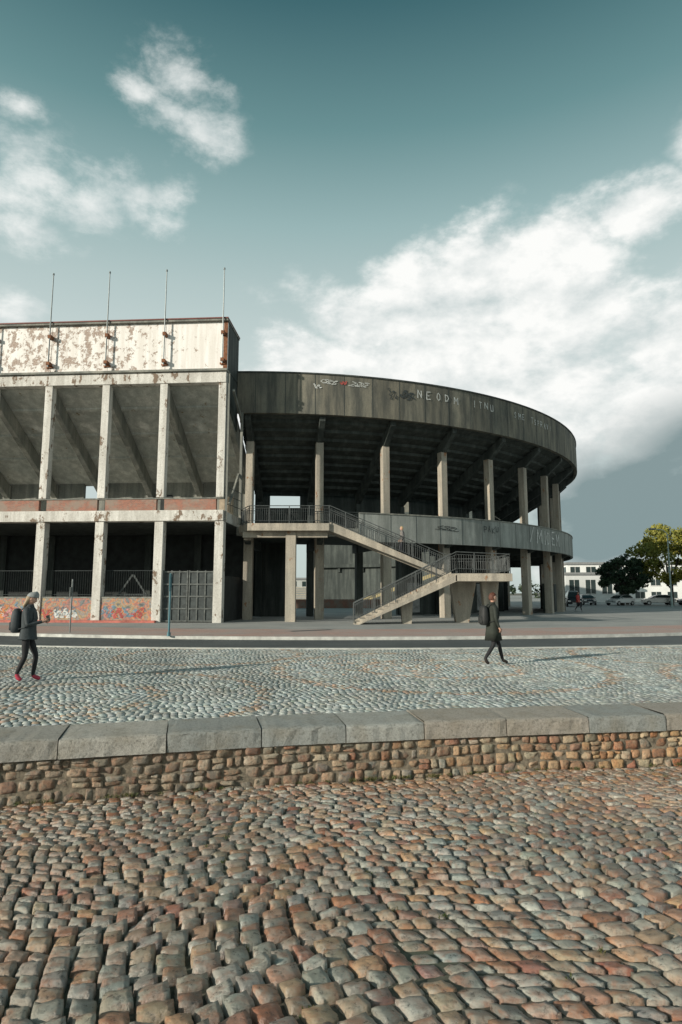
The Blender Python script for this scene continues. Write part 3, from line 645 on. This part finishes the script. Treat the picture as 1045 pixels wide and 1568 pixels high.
# ---------------------------------------------------------------- background
def building(name,x0,x1,y0,y1,h,wallc,floors,bays,loc=(0,0,0),rz=0):
    e=empty(name,loc,rz); mb=MB(); mb.box(x0,x1,y0,y1,0,h); mb.obj('walls',plain(name+'_render',wallc,.8,0,.08,.5),e)
    mb=MB(); mb.box(x0-.3,x1+.3,y0-.3,y1+.3,h+.003,h+.45); mb.obj('roof_edge',plain(name+'_roof',(.22,.23,.23),.8),e)
    mb=MB(); fh=h/floors
    for f in range(floors):
        for b in range(bays):
            bw=(x1-x0)/bays; cx=x0+bw*(b+.5); z=fh*f+fh*.32
            mb.box(cx-bw*.33,cx+bw*.33,y0-.10,y0-.03,z-.12,z,1); mb.box(cx-bw*.3,cx+bw*.3,y0-.04,y0-.01,z,z+fh*.5,0)
            mb.box(cx-.04,cx+.04,y0-.06,y0-.042,z,z+fh*.5,1)
        n=max(1,int((y1-y0)/3))
        for b in range(n):
            cy=y0+(y1-y0)/n*(b+.5); z=fh*f+fh*.32; mb.box(x0-.04,x0-.01,cy-.8,cy+.8,z,z+fh*.5,0)
    mb.obj('windows',[m_glass,plain(name+'_frames',(.6,.6,.58),.6)],e); return e
building('white_office_building',0,46,0,9,7.4,(.74,.76,.74),3,15,(45,124,0),R_(-4))
building('low_annex_building',0,9,0,8,5.2,(.58,.60,.59),1,3,(42.5,118,0),R_(-4))
building('distant_hall',0,40,0,12,5,(.40,.42,.40),2,12,(-30,150,0),0)
building('distant_block',0,30,0,12,9,(.45,.44,.40),3,10,(90,190,0),0)
bl=empty('bleachers'); mb=MB()
for i in range(7): mb.box(-18,14,94+i*.9,94.9+i*.9,0,.4+.36*i,0); mb.box(-17.6,13.6,94.2+i*.9,94.5+i*.9,.42+.36*i,.52+.36*i,1)
mb.obj('tiers',[m_apron,plain('weathered_bench_boards',(.42,.38,.28),.7)],bl)
mb=MB(); mb.beam((2,78,.6),(13,78,4.6),1.6,.4,0); mb.obj('access_ramp',plain('ramp_paint',(.50,.42,.22),.7))
mb=MB(); mb.box(-9,9,70,70.3,0,1.1); mb.obj('low_brick_wall',m_brick)

def leaves(name,cent,rads,per,size,c1,c2,parent=None):
    cent=np.array(cent); n=len(cent)*per
    ci=np.repeat(np.arange(len(cent)),per); dv=rng.normal(0,1,(n,3)); dv/=np.linalg.norm(dv,axis=1)[:,None]
    rr=rng.uniform(0,1,n)**.45; P=cent[ci]+dv*rr[:,None]*np.array(rads)[ci][:,None]*np.array([1,1,.75])
    a=rng.normal(0,1,(n,3)); a/=np.linalg.norm(a,axis=1)[:,None]; b=np.cross(a,rng.normal(0,1,(n,3))); b/=np.linalg.norm(b,axis=1)[:,None]
    s=size*rng.uniform(.6,1.3,(n,1)); V=np.stack([P-a*s,P-b*s*.6,P+a*s,P+b*s*.6],1).reshape(-1,3)
    F=np.arange(n*4).reshape(n,4); t=np.clip(rng.uniform(0,1,len(cent))[ci]*.6+rng.uniform(0,.4,n),0,1)[:,None]
    col=np.array(c1)*(1-t)+np.array(c2)*t
    return npmesh(name,V,F,m_leaf,np.repeat(col,4,axis=0),False,parent)
def tree(x,y,h,r,c1,c2,name='broadleaf_tree',seed=1,ncl=46,size=.22):
    random.seed(seed); e=empty(name,(x,y,.1)); mb=MB(); th=h*.26
    mb.tube((0,0,0),(.1,0,th),.26,.18,9); cents=[];rads=[]
    for k in range(9):
        a=k*2.4+random.random(); L=r*random.uniform(.5,.9); p0=Vector((.1,0,th*random.uniform(.75,1.1))); p1=Vector((math.cos(a)*L*.5,math.sin(a)*L*.5,th+h*random.uniform(.1,.3))); p2=Vector((math.cos(a)*L,math.sin(a)*L,th+h*random.uniform(.2,.6)))
        mb.tube(p0,p1,.12,.08,6); mb.tube(p1,p2,.08,.03,6)
        for q in range(3):
            p3=p2+Vector((random.uniform(-1,1),random.uniform(-1,1),random.uniform(0,1)))*r*.35; mb.tube(p2,p3,.035,.012,5)
    mb.obj('trunk_and_limbs',m_bark,e)
    for k in range(ncl):
        a=random.uniform(0,6.28); zz=random.uniform(-1,1); q=math.sqrt(1-zz*zz)*random.uniform(.55,1.05)
        cents.append((math.cos(a)*q*r,math.sin(a)*q*r,th+(h-th)*.5+zz*(h-th)*.46)); rads.append(r*random.uniform(.14,.30))
    leaves('foliage',cents,rads,120,size,c1,c2,e)
tree(38.6,86,6.6,3.2,(.02,.045,.028),(.05,.085,.04),seed=3)
tree(45.4,86,11.0,4.9,(.10,.14,.03),(.42,.38,.07),seed=5,ncl=72)
tree(50,82,10.8,4.6,(.09,.14,.03),(.34,.32,.06),seed=9,ncl=60)
tree(42.0,92,6.8,3.0,(.02,.05,.03),(.07,.11,.04),seed=12)
tree(58,92,9.0,4.2,(.04,.07,.025),(.16,.16,.04),seed=13)
random.seed(77)
cs=[];rs=[]
for k in range(260):
    x=rng.uniform(-170,260); cs.append((x,rng.uniform(200,225),rng.uniform(1,6.0)+1.5*math.sin(x*.07))); rs.append(rng.uniform(1.5,3.4))
leaves('distant_trees',cs,rs,80,.5,(.03,.06,.04),(.10,.13,.06))

m_lamppole=plain('pale_green_lamp_paint',(.30,.38,.36),.5,0,.15)
def lamp(x,y,h,rz):
    e=empty('street_lamp',(x,y,.1),rz); mb=MB(); mb.tube((0,0,0),(0,0,1.2),.14,.13,10); mb.tube((0,0,1.2),(0,0,h-.6),.10,.07,10); mb.tube((0,0,h-.6),(-.5,0,h-.1),.06,.05,8); mb.tube((-.5,0,h-.1),(-1.5,0,h),.05,.045,8); mb.obj('pole_and_arm',m_lamppole,e)
    mb=MB(); mb.box(-2.2,-1.4,-.16,.16,h-.08,h+.10); mb.box(-2.1,-1.5,-.12,.12,h-.12,h-.082,1); mb.obj('lantern',[m_steel,m_glass],e,bevel=.03)
lamp(40.6,77,9.6,0); lamp(60,100,9,0)
e=empty('sign_post',(-11.6,27,.1)); mb=MB(); mb.tube((0,0,0),(0,0,2.25),.03,.03,8); mb.tube((0,0,2.25),(0,0,2.29),.035,.02,8); mb.box(-.012,.012,-.22,-.035,1.55,1.95); mb.obj('post',m_steel,e)
e=empty('traffic_sign',(-6.75,24.75,.12),R_(10)); mb=MB(); mb.tube((0,0,0),(0,0,2.45),.04,.04,10); mb.box(-.02,.02,-.34,.34,1.75,2.42,1); mb.box(-.05,.05,-.05,.05,1.9,2.3,0); mb.tube((0,0,0),(0,0,.15),.08,.07,10); mb.obj('post_and_plate',[m_teal,m_teal],e)

# ---------------------------------------------------------------- cars
m_tyre=plain('tyre',(.02,.02,.02),.8); m_hub=plain('hubcap',(.35,.36,.36),.35,.8); m_lampw=plain('headlamp',(.7,.7,.68),.15); m_lampr=plain('tail_lamp',(.35,.02,.02),.2); m_plate=plain('number_plate',(.7,.7,.68),.5)
def car(name,x,y,rz,colr,kind='hatch'):
    e=empty(name,(x,y,.115),rz); pm_=plain(name+'_paint',colr,.25,.3,.05)
    if kind=='van':
        low=[(-2.3,.35),(-2.35,.9),(-2.3,1.15),(1.5,1.15),(2.25,1.0),(2.4,.7),(2.35,.35)]; cab=[(-2.28,1.14),(-2.2,1.95),(.6,1.98),(1.1,1.8),(1.75,1.12)]
    else:
        low=[(-2.0,.32),(-2.1,.6),(-2.05,.92),(-1.6,.98),(.9,.97),(1.8,.82),(2.08,.66),(2.1,.34)]; cab=[(-1.85,.95),(-1.35,1.38),(-.9,1.46),(.15,1.45),(.55,1.30),(1.15,.96)]
    mb=MB()
    rings=[]
    zc=sum(p[1] for p in low)/len(low)
    for w_,sc in [(-.86,.86),(-.82,.97),(-.6,1.0),(.6,1.0),(.82,.97),(.86,.86)]: rings.append([(px*(1-(1-sc)*.5),w_,zc+(pz-zc)*sc) for px,pz in low])
    mb.loft(rings,0)
    rings=[]
    for w_ in (-1,-.8,.8,1):
        rings.append([(px,w_*(.80-(pz-.95)*.28),pz-(.03 if abs(w_)==1 else 0)) for px,pz in cab])
    mb.loft(rings,0); mb.obj('body',pm_,e,bevel=.03,smooth=False)
    g=MB()
    for sgn in (-1,1):
        cx=sum(p[0] for p in cab)/len(cab); zc=sum(p[1] for p in cab)/len(cab)
        g.prism([(cx+(px-cx)*.86,sgn*(.80-(pz-.95)*.28+.006),zc+(pz-zc)*.72) for px,pz in cab],(0,.012,0),0)
    p,q=cab[-1],cab[-2]
    g.add([(p[0]-.02,-.68,p[1]+.04),(p[0]-.02,.68,p[1]+.04),(q[0]+.06,.6,q[1]),(q[0]+.06,-.6,q[1])],[(0,1,2,3)])
    p,q=cab[0],cab[1]
    g.add([(p[0]-.03,-.66,p[1]+.10),(p[0]-.03,.66,p[1]+.10),(q[0]-.05,.6,q[1]-.02),(q[0]-.05,-.6,q[1]-.02)],[(0,1,2,3)])
    g.obj('windows',m_glass,e,recalc=False)
    wl=MB()
    for xx in (1.45,-1.4):
        for s in (-1,1): wl.tube((xx,s*.70,.31),(xx,s*.885,.31),.31,.31,18,0); wl.tube((xx,s*.886,.31),(xx,s*.895,.31),.19,.17,14,1)
    wl.obj('wheels',[m_tyre,m_hub],e)
    f=low[-2][0]; b_=low[1][0]
    l=MB()
    for s in (-1,1): l.box(f-.10,f+.005,s*.62-.17,s*.62+.17,.62,.76,0); l.box(b_-.005,b_+.08,s*.66-.12,s*.66+.12,.66,.84,1)
    l.box(f+.0,f+.03,-.26,.26,.40,.50,2); l.box(b_-.03,b_,-.26,.26,.45,.56,2); l.box(f-.02,f+.02,-.45,.45,.55,.63,3); l.obj('lamps_and_plates',[m_lampw,m_lampr,m_plate,m_tyre],e)
    m=MB()
    for s in (-1,1): m.box(.62,.78,s*.92-.09,s*.92+.09,.95,1.08)
    m.obj('mirrors',pm_,e,bevel=.02)
car('parked_car',38.3,86,R_(-150),(.55,.57,.57)); car('parked_car',34.5,88,R_(-100),(.03,.035,.04)); car('parked_car',36,94,R_(-150),(.05,.055,.06)); car('parked_car',44.5,88,R_(170),(.5,.5,.48)); car('parked_car',49,87,R_(178),(.12,.13,.14))
car('parked_van',29.2,79,R_(-105),(.03,.035,.04),'van')

# ---------------------------------------------------------------- people
m_skin=plain('skin',(.50,.30,.22),.55,0,.08)
def skinmesh(name,verts,edges,rad,root,mats,vmat,parent,lv=2):
    me=bpy.data.meshes.new(name); me.from_pydata(verts,edges,[]); o=bpy.data.objects.new(name,me); link(o)
    md=o.modifiers.new('k','SKIN'); md.use_smooth_shade=True
    sv=me.skin_vertices[0].data if me.skin_vertices else None
    for i,r in enumerate(rad):
        r=r if isinstance(r,tuple) else (r,r); sv[i].radius=r; sv[i].use_root=(i==root)
    s=o.modifiers.new('s','SUBSURF'); s.levels=lv; s.render_levels=lv
    dg=bpy.context.evaluated_depsgraph_get(); nm=bpy.data.meshes.new_from_object(o.evaluated_get(dg))
    bpy.data.objects.remove(o)
    for m in mats: nm.materials.append(m)
    segs=[(Vector(verts[a]),Vector(verts[b]),vmat[b]) for a,b in edges]
    for p in nm.polygons:
        c=p.center; best=9;bm_=0
        for a,b,m in segs:
            ab=b-a; t=max(0,min(1,(c-a).dot(ab)/max(ab.length_squared,1e-9))); d=(a+ab*t-c).length
            if d<best: best=d;bm_=m
        p.material_index=bm_; p.use_smooth=True
    ob=bpy.data.objects.new(name,nm); link(ob,parent); return ob
def person(name,loc,rz,top,trouser,shoe,hair,J,coat=None,coat_hem=.8,pack=None,hat=None,hairlen=0,scale=1.0,phone=False,headpitch=0):
    e=empty(name,loc,rz); e.scale=(scale,)*3
    M=[plain(name+'_top',top,.8,0,.2,12),plain(name+'_trousers',trouser,.8,0,.2,12),plain(name+'_shoes',shoe,.5,0,.1),m_skin]
    v=[(0,0,.95),(.0,0,1.10),(.0,0,1.28),(.0,0,1.42),(.015,0,1.52),(.03,0,1.60)]
    r=[(.115,.14),(.11,.125),(.125,.15),(.10,.13),.052,.05]; ed=[(0,1),(1,2),(2,3),(3,4),(4,5)]; vm_=[1,0,0,0,3,3]
    def chain(root,pts,rr,mm):
        prev=root
        for p_,q_,m_ in zip(pts,rr,mm):
            v.append(p_); r.append(q_); vm_.append(m_); ed.append((prev,len(v)-1)); prev=len(v)-1
        return prev
    for s,k in ((1,'L'),(-1,'R')):
        kn,an,to=J['leg'+k]
        hp=(0,.085*s,.90); kn=(kn[0],.09*s,kn[1]); an=(an[0],.09*s,an[1]); to=(to[0],.10*s,to[1])
        mt=tuple((a+b)/2 for a,b in zip(hp,kn)); mc_=tuple(a*.6+b*.4 for a,b in zip(kn,an))
        chain(0,[hp,mt,kn,mc_,an,((an[0]*.6+to[0]*.4),an[1],min(an[2],to[2]+.035)),to],[.085,.078,.056,.055,.040,.048,.036],[1,1,1,1,1,2,2])
        el,wr=J['arm'+k]; sh=(0,.175*s,1.43)
        ma=tuple((a+b)/2 for a,b in zip(sh,el)); d=(Vector(wr)-Vector(el)).normalized(); pm=Vector(wr)+d*.06; pe=Vector(wr)+d*.09
        chain(3,[(0,.10*s,1.44),sh,ma,el,tuple(wr),tuple(pm),tuple(pe)],[.07,.062,.052,.045,.03,(.022,.036),(.018,.034)],[0,0,0,0,0,3,3])
        sdv=d.cross(Vector((0,s,0))).normalized(); nrm=Vector((0,-s,0)); hb=MB()
        for i,L in enumerate((.062,.072,.068,.052)):
            b0=pe+sdv*(i-1.5)*.018-d*.01; b1=b0+d*L*.5+nrm*.008; b2=b1+d*L*.32+nrm*.022; b3=b2+d*L*.12+nrm*.02
            hb.tube(b0,b1,.0095,.0088,7); hb.tube(b1,b2,.0088,.0078,7); hb.tube(b2,b3,.0078,.005,7)
        t0=pm-sdv*.028-d*.02; t1=t0-sdv*.022+d*.03+nrm*.01; t2=t1+d*.03+nrm*.012; hb.tube(t0,t1,.012,.010,7); hb.tube(t1,t2,.010,.006,7)
        hb.obj('fingers_'+k,m_skin,e,smooth=True)
        if phone and k=='R': 
            c=pe+nrm*.03+Vector((.02,0,.03)); ph=MB(); ph.prism([c+Vector((-.035,0,-.07)),c+Vector((.035,0,-.05)),c+Vector((.02,0,.08)),c+Vector((-.05,0,.06))],(0,.01,0)); ph.obj('phone',m_glass,e,bevel=.003)
    skinmesh('body',v,ed,r,0,M,vm_,e)
    if coat:
        rings=[]; nn=20
        prof=[(1.51,.065,.07),(1.49,.09,.13),(1.45,.115,.185),(1.38,.135,.20),(1.25,.142,.19),(1.10,.140,.18),(.98,.155,.19),(.85,.175,.20),(coat_hem,.19+.12*max(0,.85-coat_hem),.205)]
        prof=[q for q in prof if q[0]>=coat_hem-.001]
        for z,a,b in prof:
            fl=.04+.05*max(0,1.0-z)
            rings.append([(math.cos(t)*a*(1+fl*math.sin(5*t+z*5))+.01,math.sin(t)*b*(1+fl*math.sin(4*t+z*4)),z) for t in [2*math.pi*i/nn for i in range(nn)]])
        z,a,b=prof[-1]; rings.append([(math.cos(t)*a*.9,math.sin(t)*b*.9,z+.05) for t in [2*math.pi*i/nn for i in range(nn)]])
        mb=MB(); mb.loft(rings); mb.obj('coat',plain(name+'_coat',coat,.85,0,.25,9),e,smooth=True)
        mb=MB(); cr=[[(math.cos(t)*q+.012,math.sin(t)*q,z) for t in [2*math.pi*i/14 for i in range(14)]] for z,q in ((1.48,.095),(1.53,.078),(1.56,.072),(1.55,.060),(1.5,.06))]; mb.loft(cr); mb.obj('collar',plain(name+'_collar',tuple(x*.8 for x in coat),.85),e,smooth=True)
    he=empty('head',(.045,0,1.665),0,e); he.rotation_euler=(0,headpitch,0)
    bm=bmesh.new(); bmesh.ops.create_uvsphere(bm,u_segments=28,v_segments=20,radius=1)
    for q in bm.verts:
        x,y,z=q.co; w_=1-.28*max(0,-z)**1.3; xx=x*.098*(1-.12*max(0,-z)); yy=y*.076*w_; zz=z*.122
        if x>0:
            xx=xx*.94; nz=math.exp(-((y/.16)**2))*math.exp(-(((z+.12)/.22)**2)); xx+=.022*nz
            xx-=.010*math.exp(-(((abs(y)-.40)/.18)**2))*math.exp(-(((z-.06)/.14)**2)); xx+=.006*math.exp(-((y/.35)**2))*math.exp(-(((z+.52)/.09)**2)); xx+=.012*math.exp(-((y/.35)**2))*math.exp(-(((z+.86)/.15)**2))
        q.co=(xx,yy,zz)
    me=bpy.data.meshes.new('face'); bm.to_mesh(me); bm.free(); me.materials.append(m_skin); me.polygons.foreach_set('use_smooth',[True]*len(me.polygons)); link(bpy.data.objects.new('face',me),he)
    mb=MB()
    for s in (-1,1):
        mb.tube((.080,s*.030,.006),(.087,s*.030,.006),.012,.009,10,0); mb.tube((.087,s*.030,.006),(.0885,s*.030,.006),.006,.005,8,1); mb.beam((.086,s*.018,.026),(.082,s*.046,.027),.006,.006,1)
        mb.prism([(-.012,s*.078,-.03),(.012,s*.078,-.02),(.016,s*.080,.018),(-.008,s*.084,.026),(-.02,s*.082,.0)],(0,.012,0),2)
    mb.beam((.093,-.022,-.062),(.093,.022,-.062),.008,.008,3); mb.obj('features',[plain('eye_white',(.6,.6,.58),.3),plain('brow',(.05,.03,.02),.7),m_skin,plain('lips',(.35,.13,.11),.5)],he)
    hm=plain(name+'_hair',hair,.7,0,.5,60)
    bm=bmesh.new(); bmesh.ops.create_uvsphere(bm,u_segments=36,v_segments=26,radius=1)
    dele=[]
    for q in bm.verts:
        x,y,z=q.co
        if (x>.25 and z<.42) or z<-.55 or (abs(y)>.8 and x>-.15 and z<.25): dele.append(q)
        j=1+random.uniform(-.02,.03)+.04*math.sin(14*x+9*z)*math.sin(11*y); q.co=(x*.108*j-.008,y*.087*j,z*.132*j+.006)
    bmesh.ops.delete(bm,geom=dele,context='VERTS'); me=bpy.data.meshes.new('hair'); bm.to_mesh(me); bm.free(); me.materials.append(hm); me.polygons.foreach_set('use_smooth',[True]*len(me.polygons)); ho=bpy.data.objects.new('hair',me); link(ho,he); sm=ho.modifiers.new('s','SOLIDIFY'); sm.thickness=.012
    if hairlen:
        mb=MB(); rings=[]
        for k,(z,a,b,x0) in enumerate([(.05,.05,.085,-.05),(-.05,.05,.088,-.06),(-.13,.045,.09,-.07),(-.13-hairlen*.5,.035,.08,-.08),(-.13-hairlen,.015,.05,-.07)]):
            rings.append([(x0+math.cos(t)*a,math.sin(t)*b,z) for t in [2*math.pi*i/12 for i in range(12)]])
        mb.loft(rings); mb.obj('long_hair',hm,he,smooth=True)
    if hat:
        mb=MB(); rings=[[(math.cos(t)*a-.004,math.sin(t)*b,z+(.02*math.cos(t))) for t in [2*math.pi*i/20 for i in range(20)]] for z,a,b in ((.035,.112,.094),(.055,.116,.097),(.075,.112,.094),(.11,.098,.083),(.14,.07,.06),(.155,.03,.028))]
        mb.loft(rings); mb.obj('beanie',plain(name+'_hat',hat,.9,0,.2,20),he,smooth=True)
    if pack:
        pmt=plain(name+'_pack',pack,.7,0,.3,10); mb=MB()
        rings=[]
        for z,a,b in ((.98,.05,.11),(1.0,.085,.145),(1.12,.10,.155),(1.28,.095,.15),(1.40,.08,.135),(1.46,.05,.10),(1.475,.02,.05)):
            rr=[]
            for i in range(20):
                t=2*math.pi*i/20; cx_,cy_=math.cos(t),math.sin(t); k_=1/max(abs(cx_)**3+abs(cy_)**3,1e-6)**(1/3); rr.append((-.225+cx_*a*k_,cy_*b*k_,z))
            rings.append(rr)
        mb.loft(rings); mb.obj('backpack',pmt,e,smooth=True)
        mb=MB(); mb.box(-.345,-.30,-.10,.10,1.03,1.2); mb.obj('pack_pocket',pmt,e,bevel=.02)
        mb=MB()
        for s in (-1,1):
            pp=[(-.14,s*.08,1.42),(-.06,s*.09,1.505),(.05,s*.095,1.495),(.125,s*.10,1.38),(.142,s*.11,1.26),(.10,s*.155,1.15),(.0,s*.188,1.10),(-.14,s*.13,1.06)]
            for a,b in zip(pp[:-1],pp[1:]): mb.beam(a,b,.012,.035,0,(0,s,0.01))
        mb.obj('straps',pmt,e)
    return e
walkA=dict(legL=((.20,.52),(.30,.10),(.44,.035)),legR=((-.02,.50),(-.26,.17),(-.15,.035)))
person('walking_man',(3.84,16.0,.012),R_(12),(.022,.028,.022),(.012,.013,.015),(.02,.015,.012),(.09,.030,.016),
  dict(**walkA,armL=((-.06,.25,1.15),(.10,.22,.95)),armR=((-.02,-.25,1.15),(.08,-.22,.93))),coat=(.022,.028,.021),coat_hem=.60,pack=(.018,.02,.02))
walkB=dict(legL=((.16,.51),(.12,.10),(.27,.035)),legR=((-.0,.50),(-.14,.16),(-.03,.035)))
person('walking_woman',(-6.45,13.0,.012),R_(10),(.04,.05,.055),(.010,.011,.013),(.38,.03,.06),(.32,.25,.16),
  dict(**walkB,armL=((.04,.24,1.15),(.26,.15,1.20)),armR=((.05,-.24,1.14),(.30,-.13,1.21))),coat=(.035,.046,.05),coat_hem=.84,pack=(.03,.04,.045),hat=(.22,.24,.24),hairlen=.10,phone=True,headpitch=.35,scale=1.0)
person('distant_pedestrian',(21.9,58,.11),R_(-60),(.42,.04,.04),(.03,.03,.035),(.3,.3,.3),(.05,.03,.02),dict(**walkA,armL=((-.10,.24,1.15),(.02,.22,.95)),armR=((.08,-.24,1.15),(.2,-.2,.98))),coat=(.42,.06,.05),coat_hem=.84)
person('stair_climber',(3.75,37.8,4.05),R_(180),(.10,.10,.10),(.03,.03,.04),(.05,.05,.05),(.40,.30,.16),dict(**walkB,armL=((-.04,.24,1.15),(.06,.2,.95)),armR=((.05,-.24,1.15),(.15,-.2,.98))),coat=(.16,.15,.14),coat_hem=.8)
print('done')
